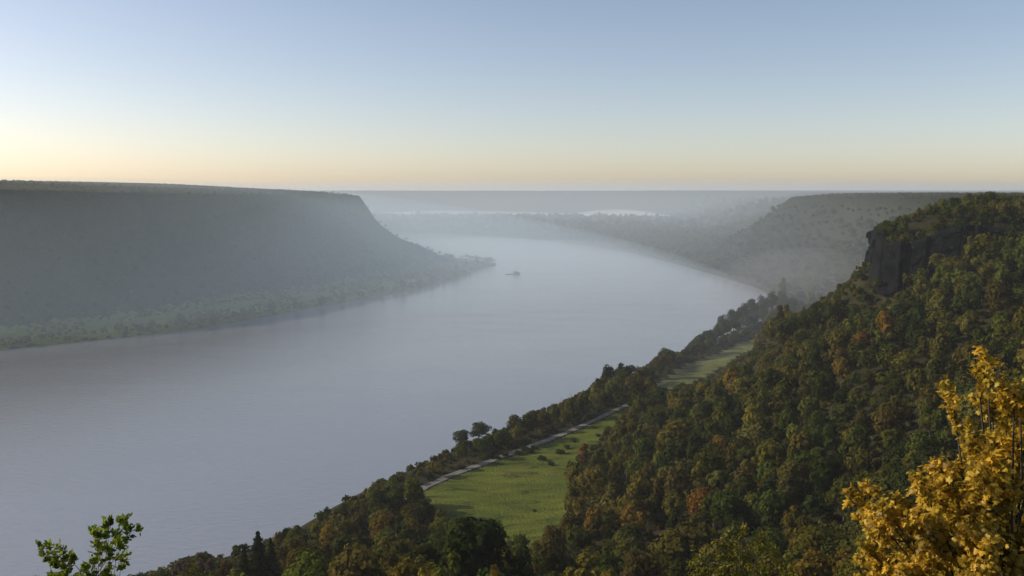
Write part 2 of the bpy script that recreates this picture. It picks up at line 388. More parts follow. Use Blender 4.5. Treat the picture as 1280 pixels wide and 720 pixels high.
def tube(path, radii, sides=6):
    path = np.array(path, float); V = []; n = len(path)
    for i in range(n):
        d = path[min(n - 1, i + 1)] - path[max(0, i - 1)]; d = d / (np.linalg.norm(d) + 1e-9)
        a = np.cross(d, [0.3, 1, .1]); a /= (np.linalg.norm(a) + 1e-9); b = np.cross(d, a)
        for k in range(sides):
            t = 6.28318 * k / sides; V.append(path[i] + radii[i] * (a * math.cos(t) + b * math.sin(t)))
    Fq = []
    for i in range(n - 1):
        for k in range(sides):
            k2 = (k + 1) % sides; Fq += [i * sides + k, i * sides + k2, (i + 1) * sides + k2, (i + 1) * sides + k]
    return np.array(V), Fq
class TubeSet:
    def __init__(s): s.v = []; s.f = []; s.o = 0
    def add(s, path, radii, sides=6):
        v, f = tube(path, radii, sides); s.v.append(v); s.f += [i + s.o for i in f]; s.o += len(v)
    def mesh(s, name, mat): return mesh_np(name, np.vstack(s.v), np.array(s.f), np.full(len(s.f) // 4, 4), mat, smooth=True)
def trunk_mesh(rng, kind, lobes):
    T = TubeSet(); top = {'column': 2.6, 'conifer': 2.7}.get(kind, 1.5)
    bx, by = rng.uniform(-.06, .06, 2)
    pts = [(0, 0, -.5), (0, 0, 0), (bx * .5, by * .5, top * .35), (bx, by, top * .7), (bx * 1.5, by * 1.5, top)]
    T.add(pts, [.085, .075, .058, .04, .015], 7)
    if kind not in ('column', 'conifer'):
        c, r = lobes
        for i in rng.permutation(len(r))[:7]:
            z0 = rng.uniform(.45, .95); p0 = np.array([bx * z0, by * z0, z0 * top * .8]); e = c[i]
            m = p0 * .5 + e * .5 + np.array([0, 0, .08]); T.add([p0, m, e], [.032, .02, .007], 5)
    return T.mesh('trunk', M_BARK)

CROWN, TRUNK, LOW = {}, {}, {}
KINDS = {'round': 5, 'spread': 3, 'column': 2, 'loose': 3}
for kd, nv in KINDS.items():
    CROWN[kd], TRUNK[kd], LOW[kd] = [], [], []
    for i in range(nv):
        lob = crown_lobes(R0, kd)
        ncard = {'round': 1500, 'spread': 1400, 'column': 1000, 'loose': 750}[kd]
        CROWN[kd].append(quads_mesh('crown', cards(R0, *lob, ncard, .088, .32), M_LEAF))
        TRUNK[kd].append(trunk_mesh(R0, kd, lob))
        LOW[kd].append([cards(R0, *lob, q, s_, .32) for q, s_ in ((620, .13), (150, .24), (60, .36))])
CROWN['conifer'] = [quads_mesh('crown', conifer_cards(R0, 1600, .10), M_LEAF)]
TRUNK['conifer'] = [trunk_mesh(R0, 'conifer', None)]
bl = [crown_lobes(R0, 'bush') for _ in range(4)]
CROWN['bush'] = [quads_mesh('foliage', cards(R0, *b, 420, .13, .5), M_LEAF) for b in bl]
LOW['bush'] = [[cards(R0, *b, q, s_, .5) for q, s_ in ((110, .24), (45, .36), (24, .5))] for b in bl]

PAL = {'dark green': (.030, .040, .009), 'green': (.050, .061, .012), 'olive': (.080, .077, .013), 'yellow-green': (.088, .088, .018),
       'olive-brown': (.070, .062, .016), 'golden': (.115, .094, .015), 'rust-orange': (.140, .086, .016), 'russet-brown': (.082, .066, .020), 'grey-green': (.060, .066, .042), 'grey-brown': (.095, .078, .058)}
def jitter(c, rng=R0, a=.14):
    k = 1.15 + rng.normal() * a; return tuple(float(np.clip(x * k * (1 + rng.normal() * .07), .006, .5)) for x in c)

def scatter_mesh(name, items, mat, lod):
    """items: (kind, variant, x, y, z, scale, zscale, rot, colour) -> one joined mesh"""
    V, C = [], []
    for kd, vi, x, y, z, s, zs, ro, c in items:
        v = LOW[kd][vi][lod]; ca, sa = math.cos(ro), math.sin(ro)
        w = np.empty_like(v); w[:, 0] = (v[:, 0] * ca - v[:, 1] * sa) * s + x; w[:, 1] = (v[:, 0] * sa + v[:, 1] * ca) * s + y; w[:, 2] = v[:, 2] * s * zs + z
        V.append(w); C.append(np.tile(np.array([*c, 1.0]), (len(v), 1)))
    V = np.vstack(V); return mesh_np(name, V, np.arange(len(V)), np.full(len(V) // 4, 4), mat, col=np.vstack(C))

# ------------------------------------------------------------------ where the trees stand
def darts(n, xr, yr, spacing, ok, seed, var=None):
    rng = np.random.default_rng(seed); cell = {}; out = []
    X = rng.uniform(*xr, n); Y = rng.uniform(*yr, n); Z, D, DL = terrain(X, Y)
    keep = ok(X, Y, Z, D, DL)
    for x, y, z, d in zip(X[keep], Y[keep], Z[keep], np.where(D > 0, D, DL)[keep]):
        sp_ = spacing if var is None else spacing * var(x, y, z, d)
        g = (int(x // spacing), int(y // spacing)); bad = False
        q = int(math.ceil(sp_ / spacing))
        for a in range(-q, q + 1):
            for b in range(-q, q + 1):
                for (u, v) in cell.get((g[0] + a, g[1] + b), ()):
                    if (u - x) ** 2 + (v - y) ** 2 < sp_ * sp_: bad = True; break
                if bad: break
            if bad: break
        if not bad: cell.setdefault(g, []).append((x, y)); out.append((x, y, z, d))
    return out
def in_view(x, y, z, m=60):
    q = proj((x, y, z))[0]; return q[2] > 1 and -m < q[0] < 1280 + m + 240 and -m < q[1] < 720 + m * 1.6
def near_poly(X, Y, poly, m): return inside(X, Y, poly) | (poly_dist(X, Y, poly + [poly[0]]) < m)

def ok_slope(X, Y, Z, D, DL):
    free = ~near_poly(X, Y, MEADOW_A, 3.0) & ~near_poly(X, Y, MEADOW_B, 3.0) & (poly_dist(X, Y, TRACK) > 4.5) & (poly_dist(X, Y, CLIFF) > 2.6)
    return (D > 14) & free & (Z > 1.5) & (np.hypot(X, Y) > 128)
slope = [t for t in darts(40000, (-140, 360), (100, 640), 6.1, ok_slope, 3, var=lambda x, y, z, d: 0.95 + .35 * (vnoise(np.array(x), np.array(y), 40, 51) > .1)) if in_view(t[0], t[1], t[2] + 6)]
# riverbank row
bank = []
brng = np.random.default_rng(5)
cum = 0.0
for (ax, ay), (bx, by) in zip(_r_near[:-1], _r_near[1:]):
    l = math.hypot(bx - ax, by - ay)
    if ay < 225 or ay > 870: continue
    nxt = cum
    k = 0.0
    while k < l:
        t = k / l; nrm = np.array([by - ay, -(bx - ax)]) / l
        for off in (4.0, 9.0):
            o = off + brng.uniform(-1.6, 1.6)
            x, y = ax + (bx - ax) * t + nrm[0] * o, ay + (by - ay) * t + nrm[1] * o
            if in_view(x, y, 6) and np.hypot(x, y) > 130: bank.append((x, y, ground(x, y), off))
        k += brng.uniform(4.2, 6.6) * (1.0 if ay < 600 else 1.25)

def special(px, py, Y, rpx, kind, colour, label, hfac=None):
    p = P(px, py, Y); return dict(px=px, py=py, dep=Y, rpx=rpx, x=p[0], y=p[1], top=p[2], r=rpx * Y / F / cp, kind=kind, colour=colour, label=label)
SPECIAL = [
    special(598, 638, 152, 56, 'round', 'dark green', 'big dark round tree at the lower end of the meadow'),
    special(655, 690, 150, 26, 'round', 'dark green', 'small dark tree tucked beside the big dark tree below the meadow'),
    special(572, 686, 98, 42, 'loose', 'yellow-green', 'yellow-green loose tree in front of the big dark round tree'),
    special(610, 700, 104, 30, 'loose', 'golden', 'golden thin tree in front of the big dark round tree'),
    special(512, 690, 118, 46, 'loose', 'golden', 'golden-brown tree at the bottom edge below the shaded hollow'),
    special(448, 678, 140, 50, 'round', 'russet-brown', 'wide russet tree at the bottom edge beside the river slope'),
    special(392, 692, 150, 38, 'round', 'olive', 'olive tree at the bottom edge beside the russet tree'),
    special(360, 656, 222, 26, 'loose', 'olive-brown', 'pale olive-brown tree standing beside the dark conifer'),
    special(322, 663, 212, 46, 'conifer', 'dark green', 'dark pointed conifer against the water near the bottom edge'),
    special(338, 671, 216, 28, 'conifer', 'dark green', 'second dark conifer tip on the inland side of the tall one'),
    special(304, 680, 205, 32, 'conifer', 'dark green', 'small dark conifer at the river side of the tall one'),
    special(255, 686, 200, 20, 'loose', 'grey-brown', 'tallest thin grey-brown tree against the water by the conifers'),
    special(228, 698, 198, 18, 'loose', 'grey-brown', 'pale grey-brown tree at the river end of the near slope'),
    special(284, 697, 196, 18, 'loose', 'russet-brown', 'thin reddish-brown tree between the grey-brown tree and the conifers'),
    special(742, 690, 172, 40, 'loose', 'golden', 'golden-olive tree at the bottom edge below the meadow corner'),
    special(800, 688, 166, 34, 'round', 'olive-brown', 'brown-olive tree at the bottom edge beside the golden-olive one'),
    special(690, 655, 232, 22, 'round', 'russet-brown', 'brown tree alone at the lower corner of the meadow'),
    special(476, 640, 250, 24, 'round', 'rust-orange', 'rust-orange tree on the river slope near the track end'),
    special(598, 527, 402, 16, 'round', 'grey-green', 'taller of two rounded trees rising above the riverbank hedge'),
    special(575, 539, 399, 16, 'round', 'grey-green', 'shorter of two rounded trees rising above the riverbank hedge'),
    special(619, 535, 402, 8, 'column', 'dark green', 'narrow dark tree next to the two rounded riverbank trees'),
    special(644, 518, 414, 13, 'round', 'russet-brown', 'brownish rounded tree in the riverbank row after the narrow dark one'),
    special(664, 513, 424, 12, 'round', 'olive-brown', 'olive-brown tree in the riverbank row beside the brownish rounded one'),
    special(905, 393, 720, 11, 'round', 'dark green', 'dark green tree of the hazy clump ending the riverbank row, first along its skyline'),
    special(918, 386, 745, 11, 'round', 'dark green', 'dark green tree of the hazy clump ending the riverbank row, second along its skyline'),
    special(930, 379, 765, 11, 'round', 'green', 'green tree of the hazy clump ending the riverbank row, third along its skyline'),
    special(942, 373, 785, 11, 'round', 'dark green', 'dark green tree of the hazy clump ending the riverbank row, fourth along its skyline'),
    special(953, 368, 800, 11, 'round', 'grey-green', 'grey-green tree of the hazy clump ending the riverbank row, fifth along its skyline'),
    special(965, 363, 815, 11, 'round', 'dark green', 'dark green tree of the hazy clump ending the riverbank row, sixth along its skyline'),
    special(977, 364, 830, 11, 'round', 'grey-green', 'grey-green tree of the hazy clump ending the riverbank row, seventh along its skyline'),
    special(988, 371, 842, 11, 'round', 'dark green', 'dark green tree of the hazy clump ending the riverbank row, eighth along its skyline'),
    special(997, 382, 850, 11, 'round', 'grey-green', 'grey-green tree of the hazy clump ending the riverbank row, ninth along its skyline'),
    special(921, 400, 735, 9, 'round', 'olive', 'olive tree in front of the hazy clump ending the riverbank row, first from left'),
    special(938, 394, 752, 9, 'round', 'dark green', 'dark green tree in front of the hazy clump ending the riverbank row, second from left'),
    special(956, 386, 775, 9, 'round', 'green', 'green tree in front of the hazy clump ending the riverbank row, third from left'),
    special(974, 383, 800, 9, 'round', 'dark green', 'dark green tree in front of the hazy clump ending the riverbank row, fourth from left'),
    special(990, 391, 815, 9, 'round', 'olive', 'olive tree in front of the hazy clump ending the riverbank row, fifth from left'),
    special(979, 345, 930, 9, 'column', 'grey-green', 'tall hazy poplar rising behind the end of the riverbank row'),
    special(760, 455, 525, 11, 'round', 'dark green', 'tall dark tree in the middle of the riverbank row'),
    special(776, 453, 535, 11, 'column', 'dark green', 'upright dark tree beside the tall dark riverbank tree'),
    special(832, 434, 600, 12, 'round', 'dark green', 'dark rounded tree by the upper pale field on the bank'),
]
# colour hints: pixels where the photo shows a crown of that colour
HINT = [(875, 640, 'rust-orange', 1.25), (745, 648, 'rust-orange', 1.1), (850, 545, 'rust-orange', 1.15), (815, 655, 'rust-orange', 1.1), (770, 555, 'russet-brown', 1.1), (775, 640, 'golden', 1.05),
        (805, 682, 'russet-brown', 1), (840, 560, 'golden', 1), (980, 625, 'russet-brown', 1), (1120, 420, 'rust-orange', 1.1), (1025, 400, 'golden', 1), (1180, 285, 'russet-brown', 1),
        (720, 600, 'olive', 1.2), (735, 605, 'olive-brown', 1.1), (800, 610, 'olive-brown', 1), (690, 670, 'russet-brown', 1), (940, 480, 'golden', .9), (975, 468, 'olive-brown', 1), (985, 432, 'yellow-green', 1),
        (1080, 385, 'olive', 1), (1165, 290, 'olive', 1), (1235, 280, 'yellow-green', 1.1), (1260, 265, 'yellow-green', 1.1), (1010, 500, 'yellow-green', 1), (900, 520, 'olive', 1), (700, 620, 'olive', 1), (960, 405, 'olive', 1),
        (1165, 520, 'yellow-green', 1.2), (470, 600, 'olive', 1), (430, 640, 'dark green', 1.1), (660, 645, 'dark green', 1)]

trees = []           # every individual candidate
def size_of(rng, base): return base * float(np.clip(rng.normal(1, .17), .68, 1.4))
trng = np.random.default_rng(77)
for (x, y, z, d) in slope:
    q = proj((x, y, z + 7))[0]
    n1 = float(vnoise(np.array(x), np.array(y), 42, 61)); n2 = trng.uniform()
    warm = .14 * math.exp(-((z - 18) / 24) ** 2) + .05 * max(0, n1)
    u = trng.uniform()
    if u < warm * .10: c = 'rust-orange'
    elif u < warm * .6: c = 'golden'
    elif u < warm * 1.0: c = 'olive-brown'
    else: c = trng.choice(['dark green', 'green', 'olive', 'olive-brown', 'yellow-green'], p=[.22, .28, .30, .08, .12])
    k = trng.choice(['round', 'spread', 'loose', 'column'], p=[.62, .24, .10, .04])
    s = size_of(trng, 4.6) * (0.8 if z > 98 else 1)
    if k == 'column': s *= .9
    trees.append(dict(x=x, y=y, z=z, s=s, zs=float(trng.uniform(.85, 1.2)), kind=str(k), colour=str(c), zone='slope'))
for (x, y, z, off) in bank:
    q = proj((x, y, z + 5))[0]
    if 530 < q[0] < 650: s = size_of(trng, 1.9)
    elif trng.uniform() < .55: s = size_of(trng, 2.3)
    else: s = size_of(trng, 3.2)
    if x < -40: s = size_of(trng, 3.6)
    c = trng.choice(['dark green', 'green', 'olive', 'russet-brown', 'grey-green', 'olive-brown'], p=[.36, .26, .16, .04, .10, .08])
    if 690 > q[0] > 640: c = trng.choice(['russet-brown', 'olive-brown', 'dark green'])
    trees.append(dict(x=x, y=y, z=z, s=s, zs=float(trng.uniform(.85, 1.15)), kind=str(trng.choice(['round', 'spread', 'loose'], p=[.7, .2, .1])), colour=str(c), zone='bank'))
_pp = np.array([proj((t['x'], t['y'], t['z'] + 7))[0][:2] for t in trees])
for hx, hy, hc, hs in HINT:
    t = trees[int(np.argmin(np.where([q['zone'] == 'slope' for q in trees], (_pp[:, 0] - hx) ** 2 + (_pp[:, 1] - hy) ** 2, 1e9)))]
    t['colour'] = hc; t['s'] = max(t['s'], 4.2) * hs; t['kind'] = 'round'; t['hint'] = True
# far bank: individual shoreline trees
lrng = np.random.default_rng(9)
farbank = []
LTREE = [(608, 327, 'olive'), (596, 330, 'dark green'), (583, 336, 'green'), (570, 341, 'dark green'), (556, 346, 'olive'), (540, 352, 'dark green'), (522, 357, 'green'), (503, 362, 'dark green'), (478, 366, 'green'), (452, 371, 'dark green'), (428, 376, 'olive'), (402, 381, 'dark green'), (372, 386, 'green'), (340, 390, 'dark green'), (306, 396, 'green'), (268, 403, 'dark green'), (228, 408, 'green'), (190, 411, 'dark green')]

# drop random trees that crowd a special tree
for t in SPECIAL:
    t['z'] = ground(t['x'], t['y']); t['h'] = t['top'] - t['z']
trees = [t for t in trees if not any((t['x'] - q['x']) ** 2 + (t['y'] - q['y']) ** 2 < (.75 * q['r'] + 2.0) ** 2 for q in SPECIAL)]
# nothing random may stand in front of the near special trees' tops
for t in trees:
    p = proj((t['x'], t['y'], t['z'] + 1.3 * t['s']))[0]; t['px'], t['py'], t['dep'] = p
    e = proj((t['x'], t['y'], t['z'] + 2.3 * t['s'] * t['zs']))[0]; t['ptop'] = e[1]
    t['size'] = t['s'] / p[2] * F
def hides(t):
    return any(q['dep'] < 270 and t['dep'] < q['dep'] + 4 and abs(t['px'] - q['px']) < .8 * q['rpx'] + .6 * t['size'] and t['ptop'] < q['py'] + 1.0 * q['rpx'] for q in SPECIAL)
trees = [t for t in trees if not hides(t)]
# keep the meadow's outline in view: remove trees whose crown would cover the meadow or track
mA = [(540, 618), (600, 590), (690, 556), (770, 520), (780, 512), (762, 532), (735, 552), (705, 575), (690, 600), (703, 628), (696, 650), (682, 680), (640, 655), (600, 632), (560, 640)]
mB = [(818, 481), (850, 463), (888, 446), (935, 427), (960, 423), (975, 428), (955, 438), (915, 454), (880, 470), (838, 488)]
tk = [(522, 611), (570, 590), (620, 573), (680, 551), (740, 527), (790, 504)]
def covers(t):
    for fy in (1.0, 1.6, 2.2):
        for fx in (-.55, 0, .55):
            q = proj((t['x'] + fx * t['s'], t['y'], t['z'] + fy * t['s'] * t['zs']))[0]
            a = np.array([q[0]]), np.array([q[1]])
            if inside(*a, mA)[0] or inside(*a, mB)[0] or poly_dist(*a, tk)[0] < 3.0: return True
    return False
trees = [t for t in trees if not (t['px'] < 1000 and t['dep'] < 720 and covers(t))]
SIL = [(990, 392), (1012, 388), (1040, 368), (1060, 353), (1080, 341), (1099, 332)]
def above_sil(x, y, z, s_, h):
    q = proj((x, y, z + h * s_))[0]
    return q[1] < np.interp(q[0], [p[0] for p in SIL], [p[1] for p in SIL]) - 3 and 990 < q[0] + .6 * s_ / q[2] * F and q[0] - .3 * s_ / q[2] * F < 1099 and y < 640
_k = []
for t in trees:
    if t['zone'] == 'slope' and not bool(inside(np.array([t['x']]), np.array([t['y']]), CLIFF_POLY)[0]):
        for _ in range(4):
            if above_sil(t['x'], t['y'], t['z'], t['s'], 2.5 * t['zs']): t['s'] *= .8
        if t['s'] < 1.6: continue
    _k.append(t)
trees = _k
SKYL = [(170, 722), (190, 716), (225, 702), (255, 690), (286, 704), (300, 706), (346, 703), (354, 664), (385, 657), (420, 637), (450, 624), (470, 602), (520, 594), (530, 586), (560, 562), (585, 552), (612, 545), (640, 533), (660, 518), (700, 508), (735, 488), (760, 464), (790, 460), (800, 466), (830, 441), (850, 444), (880, 414), (905, 398), (930, 383), (950, 370), (975, 366), (1000, 388)]
_sx, _sy = [p[0] for p in SKYL], [p[1] for p in SKYL]
def too_high(t, s_):
    top = np.array([t['x'], t['y'], t['z'] + (3.3 if t['kind'] == 'column' else 2.55) * s_ * t['zs']]); q = proj(top)[0]; wpx = .8 * s_ / q[2] * F
    if q[0] > 1000 or q[2] > 900: return False
    return any(q[1] < np.interp(q[0] + e * wpx, _sx, _sy) - 5 for e in (-.3, 0, .3))
_k = []
for t in trees:
    for _ in range(7):
        if not too_high(t, t['s']): break
        t['s'] *= .87
    if t['zone'] == 'bank':
        m_ = trng.uniform(.86, 1.0)
        for _ in range(12):
            if t['s'] > 4.3 or too_high(t, t['s'] * 1.1 / m_): break
            t['s'] *= 1.1
    if t['s'] > 1.3 and not too_high(t, t['s']): _k.append(t)
trees = _k
RTOP = [(1092, 290), (1130, 271), (1160, 257), (1180, 248), (1215, 243), (1240, 239), (1262, 245), (1285, 242)]
_k = []
for t in trees:
    q = proj((t['x'], t['y'], t['z']))[0]
    if q[0] > 1090 and q[1] < 330 and t['y'] > 300:
        for _ in range(8):
            e = proj((t['x'], t['y'], t['z'] + 2.55 * t['s'] * t['zs']))[0]
            if e[1] >= np.interp(e[0], [p[0] for p in RTOP], [p[1] for p in RTOP]) - 1: break
            t['s'] *= .86
        if t['s'] < 1.2: continue
    _k.append(t)
trees = _k
slopes = sorted([t for t in trees if t['zone'] == 'slope' and -10 < t['px'] < 1290 and t['ptop'] < 722], key=lambda t: -t['size'])
banks = sorted([t for t in trees if t['zone'] == 'bank' and -10 < t['px'] < 1290], key=lambda t: -t['size'])
IND = slopes[:190] + banks[:48]
rest = [t for t in trees if not any(t is q for q in IND)] if False else [t for t in trees if id(t) not in set(map(id, IND))]

def make_tree(name, kind, x, y, z, s, zs, colour, label, group, rot=None, cat='tree'):
    vi = rnd.randrange(len(CROWN[kind])); root = link(name, None, loc=(x, y, z))
    root.rotation_euler = (0, 0, rnd.uniform(0, 6.28) if rot is None else rot); root.scale = (s, s, s * zs); root.empty_display_size = .5
    c = link('crown', CROWN[kind][vi], root); c.color = (*jitter(PAL[colour]), 1)
    link('trunk', TRUNK[kind][vi], root)
    tag(root, label, cat, group); return root

# labels that single out each tree of the slope and of the bank
ORD = ['first', 'second', 'third', 'fourth', 'fifth', 'sixth', 'seventh', 'eighth', 'ninth', 'tenth', 'eleventh', 'twelfth', 'thirteenth', 'fourteenth', 'fifteenth', 'sixteenth', 'seventeenth', 'eighteenth', 'nineteenth', 'twentieth', 'twenty-first', 'twenty-second', 'twenty-third']
SHAPE = {'round': 'round', 'spread': 'broad', 'loose': 'sparse', 'column': 'narrow'}
def zone_of(t):
    if t['zone'] == 'bank':
        if t['px'] < 520: return 'on the river slope below the track'
        if t['px'] < 700: return 'in the riverbank row beside the meadow'
        return 'in the riverbank row beyond the meadow'
    if bool(inside(np.array([t['x']]), np.array([t['y']]), CLIFF_POLY)[0]): return 'on top of the dark cliff'
    if t['px'] > 1060 and t['py'] > 520: return 'close behind the yellow maple'
    if t['px'] < 560: return 'on the shaded river slope below the track'
    if t['px'] < 760: return 'along the meadow edge'
    b = 'low' if t['px'] < 880 else ('halfway up' if t['px'] < 1030 else 'high')
    r = 'near the bottom' if t['py'] > 640 else ('level with the meadow' if t['py'] > 540 else ('below the pale upper field' if t['py'] > 450 else 'under the cliff'))
    return f'{b} on the wooded slope, {r}'
bk = {}
for t in IND: bk.setdefault((t['colour'], SHAPE[t['kind']], zone_of(t)), []).append(t)
for (c, sh, zn), L_ in bk.items():
    L_.sort(key=lambda t: t['px']); n = len(L_)
    for i, t in enumerate(L_):
        if n == 1: lab = f'{sh} {c} tree {zn}'
        elif i == 0: lab = f'{sh} {c} tree {zn}, leftmost'
        elif i == n - 1: lab = f'{sh} {c} tree {zn}, rightmost'
        else: lab = f'{sh} {c} tree {zn}, {ORD[min(i, 17)]} from left'
        t['label'] = lab
for t in IND:
    t['obj'] = make_tree('riverbank_tree' if t['zone'] == 'bank' else 'broadleaf_tree', t['kind'], t['x'], t['y'], t['z'] - .2, t['s'], t['zs'], t['colour'], t['label'], 'trees in the riverbank row' if t['zone'] == 'bank' else 'trees on the wooded slope')
TOPS = {'round': 2.62, 'spread': 2.2, 'column': 3.3, 'loose': 2.6, 'conifer': 2.9}
for t in SPECIAL:
    z = t['z']; zs = max(.6, t['h'] / (TOPS[t['kind']] * t['r']))
    if zs > 1.9:  # too tall a stem for its crown: stand it on the ground all the same
        zs = 1.9; z = t['top'] - zs * TOPS[t['kind']] * t['r']
    nm = {'conifer': 'conifer_tree', 'column': 'columnar_tree'}.get(t['kind'], 'broadleaf_tree')
    make_tree(nm, t['kind'], t['x'], t['y'], z, t['r'], zs, t['colour'], t['label'], None)

# the rest of the near woodland, one mass
def item(t): return (t['kind'], rnd.randrange(len(LOW[t['kind']])), t['x'], t['y'], t['z'] - .2, t['s'], t['zs'], rnd.uniform(0, 6.28), jitter(PAL[t['colour']]))
tag(link('hillside_woodland', scatter_mesh('hillside_woodland', [item(t) for t in rest], M_WOODS, 0)), 'mixed green and autumn woodland covering the near slope', kind='stuff')
# undergrowth between the trees
def ok_under(X, Y, Z, D, DL):
    return (D > 1.5) & ~near_poly(X, Y, MEADOW_A, 1.0) & ~near_poly(X, Y, MEADOW_B, 1.0) & (poly_dist(X, Y, TRACK) > 3.2) & (np.hypot(X, Y) > 60) & (poly_dist(X, Y, CLIFF) > 1.5)
und = [t for t in darts(30000, (-150, 340), (60, 880), 3.0, ok_under, 13) if in_view(*t[:3], 120)]
ui = []
for (x, y, z, d) in und:
    c = rnd.choice(['dark green', 'dark green', 'green', 'olive', 'olive', 'olive-brown'])
    s = rnd.uniform(1.3, 2.6) * (1.0 if math.hypot(x, y) > 120 else .8)
    ui.append(('bush', rnd.randrange(4), x, y, z - .3, s, rnd.uniform(.8, 1.3), rnd.uniform(0, 6.28), jitter(PAL[c])))
crng = random.Random(4)
for i in range(0, len(CLIFF) - 1):
    (ax, ay), (bx_, by_) = CLIFF[i], CLIFF[i + 1]
    l = math.hypot(bx_ - ax, by_ - ay); nx_, ny_ = (by_ - ay) / l, -(bx_ - ax) / l
    if bool(inside(np.array([ax + nx_ * 3]), np.array([ay + ny_ * 3]), CLIFF_POLY)[0]): nx_, ny_ = -nx_, -ny_
    for k in range(int(l / .55)):
        t = crng.random(); mode = crng.choice(['lip', 'lip', 'foot', 'face'])
        o = {'lip': crng.uniform(-5.5, -1.2), 'foot': crng.uniform(3.5, 15), 'face': 2.4}[mode]
        x, y = ax + (bx_ - ax) * t + nx_ * o, ay + (by_ - ay) * t + ny_ * o
        z = ground(x, y) - .3
        if mode == 'face':
            if crng.random() < (.75 if ax < 196 else .2): continue
            zl = ground(ax - nx_ * 5, ay - ny_ * 5); zf = ground(ax + nx_ * 5, ay + ny_ * 5); z = zf + (zl - zf) * crng.uniform(.2, .85)
        s_ = {'lip': crng.uniform(1.4, 3.0), 'foot': crng.uniform(1.8, 3.6), 'face': crng.uniform(.8, 1.7)}[mode]
        ui.append(('bush', crng.randrange(4), x, y, z, s_, crng.uniform(.9, 1.6), crng.uniform(0, 6.28), jitter(PAL[crng.choice(['dark green', 'dark green', 'green', 'olive'])])))
for (x, y, z, d) in darts(1500, (140, 190), (402, 480), 1.9, lambda X, Y, Z, D, DL: ~inside(X, Y, CLIFF_POLY) & (poly_dist(X, Y, CLIFF) > 4), 91):
    s_ = rnd.uniform(1.1, 2.1); ui.append(('bush', rnd.randrange(4), x, y, z - .2, s_, rnd.uniform(.9, 1.3), rnd.uniform(0, 6.28), jitter(PAL[rnd.choice(['dark green', 'green', 'olive', 'olive', 'olive-brown'])])))
tag(link('undergrowth', scatter_mesh('undergrowth', ui, M_WOODS, 0)), 'low shrubs filling the slope between the trees', kind='stuff')

# shrubs in the meadow
SHR = [(622, 572, 'dark green', 1.8), (631, 569, 'green', 2.1), (648, 567, 'green', 2.3), (662, 565, 'dark green', 2.6), (677, 574, 'dark green', 2.3), (688, 581, 'green', 2.0), (655, 562, 'dark green', 2.4), (668, 560, 'dark green', 2.0), (700, 566, 'green', 2.4), (708, 560, 'olive', 2.2), (716, 552, 'green', 2.0), (742, 536, 'olive', 1.8), (668, 640, 'green', .9)]
for i, (px, py, c, s) in enumerate(SHR):
    p = G(px, py, 3.6); z = ground(p[0], p[1]); root = link('shrub', None, loc=(p[0], p[1], z - .1)); root.scale = (s, s, s * .9); root.rotation_euler[2] = i * 1.7
    f = link('foliage', CROWN['bush'][i % 4], root); f.color = (*jitter(PAL[c]), 1)
    SH = sorted(range(len(SHR)), key=lambda k: SHR[k][0])
    tag(root, f'low {c} shrub on the meadow grass, {ORD[SH.index(i)]} of the scattered shrubs from left', 'shrub', 'shrubs scattered over the meadow')

# far bank individuals, bush islet
n = len(LTREE)
for i, (px, py, c) in enumerate(LTREE):
    p = G(px, py + 2, 1.5); s = lrng.uniform(3.6, 5.6) * (1 if i else .9)
    w = 'at the very tip of the far point' if i == 0 else f'on the far shore, {ORD[i]} back from the tip of the point'
    make_tree('shoreline_tree', 'round' if i % 3 else 'spread', p[0], p[1], ground(p[0], p[1]) - .3, s, lrng.uniform(.8, 1.15), c, f'hazy {c} tree {w}', 'trees along the far shore')
ic = G(643, 343, 0)
th = np.linspace(0, 2 * math.pi, 40, endpoint=False); iv = [(ic[0], ic[1], 1.2)]; iq = []
for k, (rr, zz) in enumerate([(.35, 1.05), (.7, .6), (1.0, -.1), (1.25, -2.0)]):
    for a in th:
        r_ = rr * (1 + .18 * math.sin(2 * a + 1) + .1 * math.sin(5 * a)); iv.append((ic[0] + 11 * r_ * math.cos(a) - 3, ic[1] + 8 * r_ * math.sin(a), zz))
sz = []
for k in range(40): iq += [0, 1 + k, 1 + (k + 1) % 40]; sz.append(3)
for r_ in range(3):
    for k in range(40): a = 1 + r_ * 40; iq += [a + k, a + 40 + k, a + 40 + (k + 1) % 40, a + (k + 1) % 40]; sz.append(4)
tag(link('islet_land', mesh_np('islet_land', np.array(iv), np.array(iq), sz, M_FLAT, smooth=True)), 'tiny low islet in the river off the far point', kind='structure')
for dx, dy, s, lab in ((1.5, 0, 4.2, 'larger dark bush on the tiny islet in the river'), (6.0, 1.5, 2.8, 'smaller dark bush on the tiny islet in the river')):
    root = link('islet_bush', None, loc=(ic[0] + dx, ic[1] + dy, .4)); root.scale = (s, s, s * 1.1)
    f = link('foliage', CROWN['bush'][1 if dx < 3 else 2], root); f.color = (*PAL['dark green'], 1); tag(root, lab, 'bush')

# far woods: hill across the river, far right hillside, spit
def woods(name, label, pts, sfun, cols, lod, kinds=('round', 'spread', 'bush')):
    it = []
    for (x, y, z, d) in pts:
        kd = rnd.choice(kinds); s = sfun(x, y, z, d) * rnd.uniform(.7, 1.3)
        if kd == 'bush': s *= .9
        it.append((kd, rnd.randrange(len(LOW[kd])), x, y, z - .2 * s, s, rnd.uniform(.7, 1.1), rnd.uniform(0, 6.28), jitter(PAL[rnd.choice(cols)])))
    tag(link(name, scatter_mesh(name, it, M_WOODS, lod)), label, kind='stuff')
lp = darts(52000, (-780, -20), (560, 1650), 7.0, lambda X, Y, Z, D, DL: (DL > 2) & (Z > 6.5) & (Z < 118), 23)
woods('hill_scrubwood', 'hazy scrub woodland over the slope of the far hill', lp, lambda x, y, z, d: 2.9 - 1.5 * min(1, z / 115), ['dark green', 'green', 'green', 'olive'], 1)
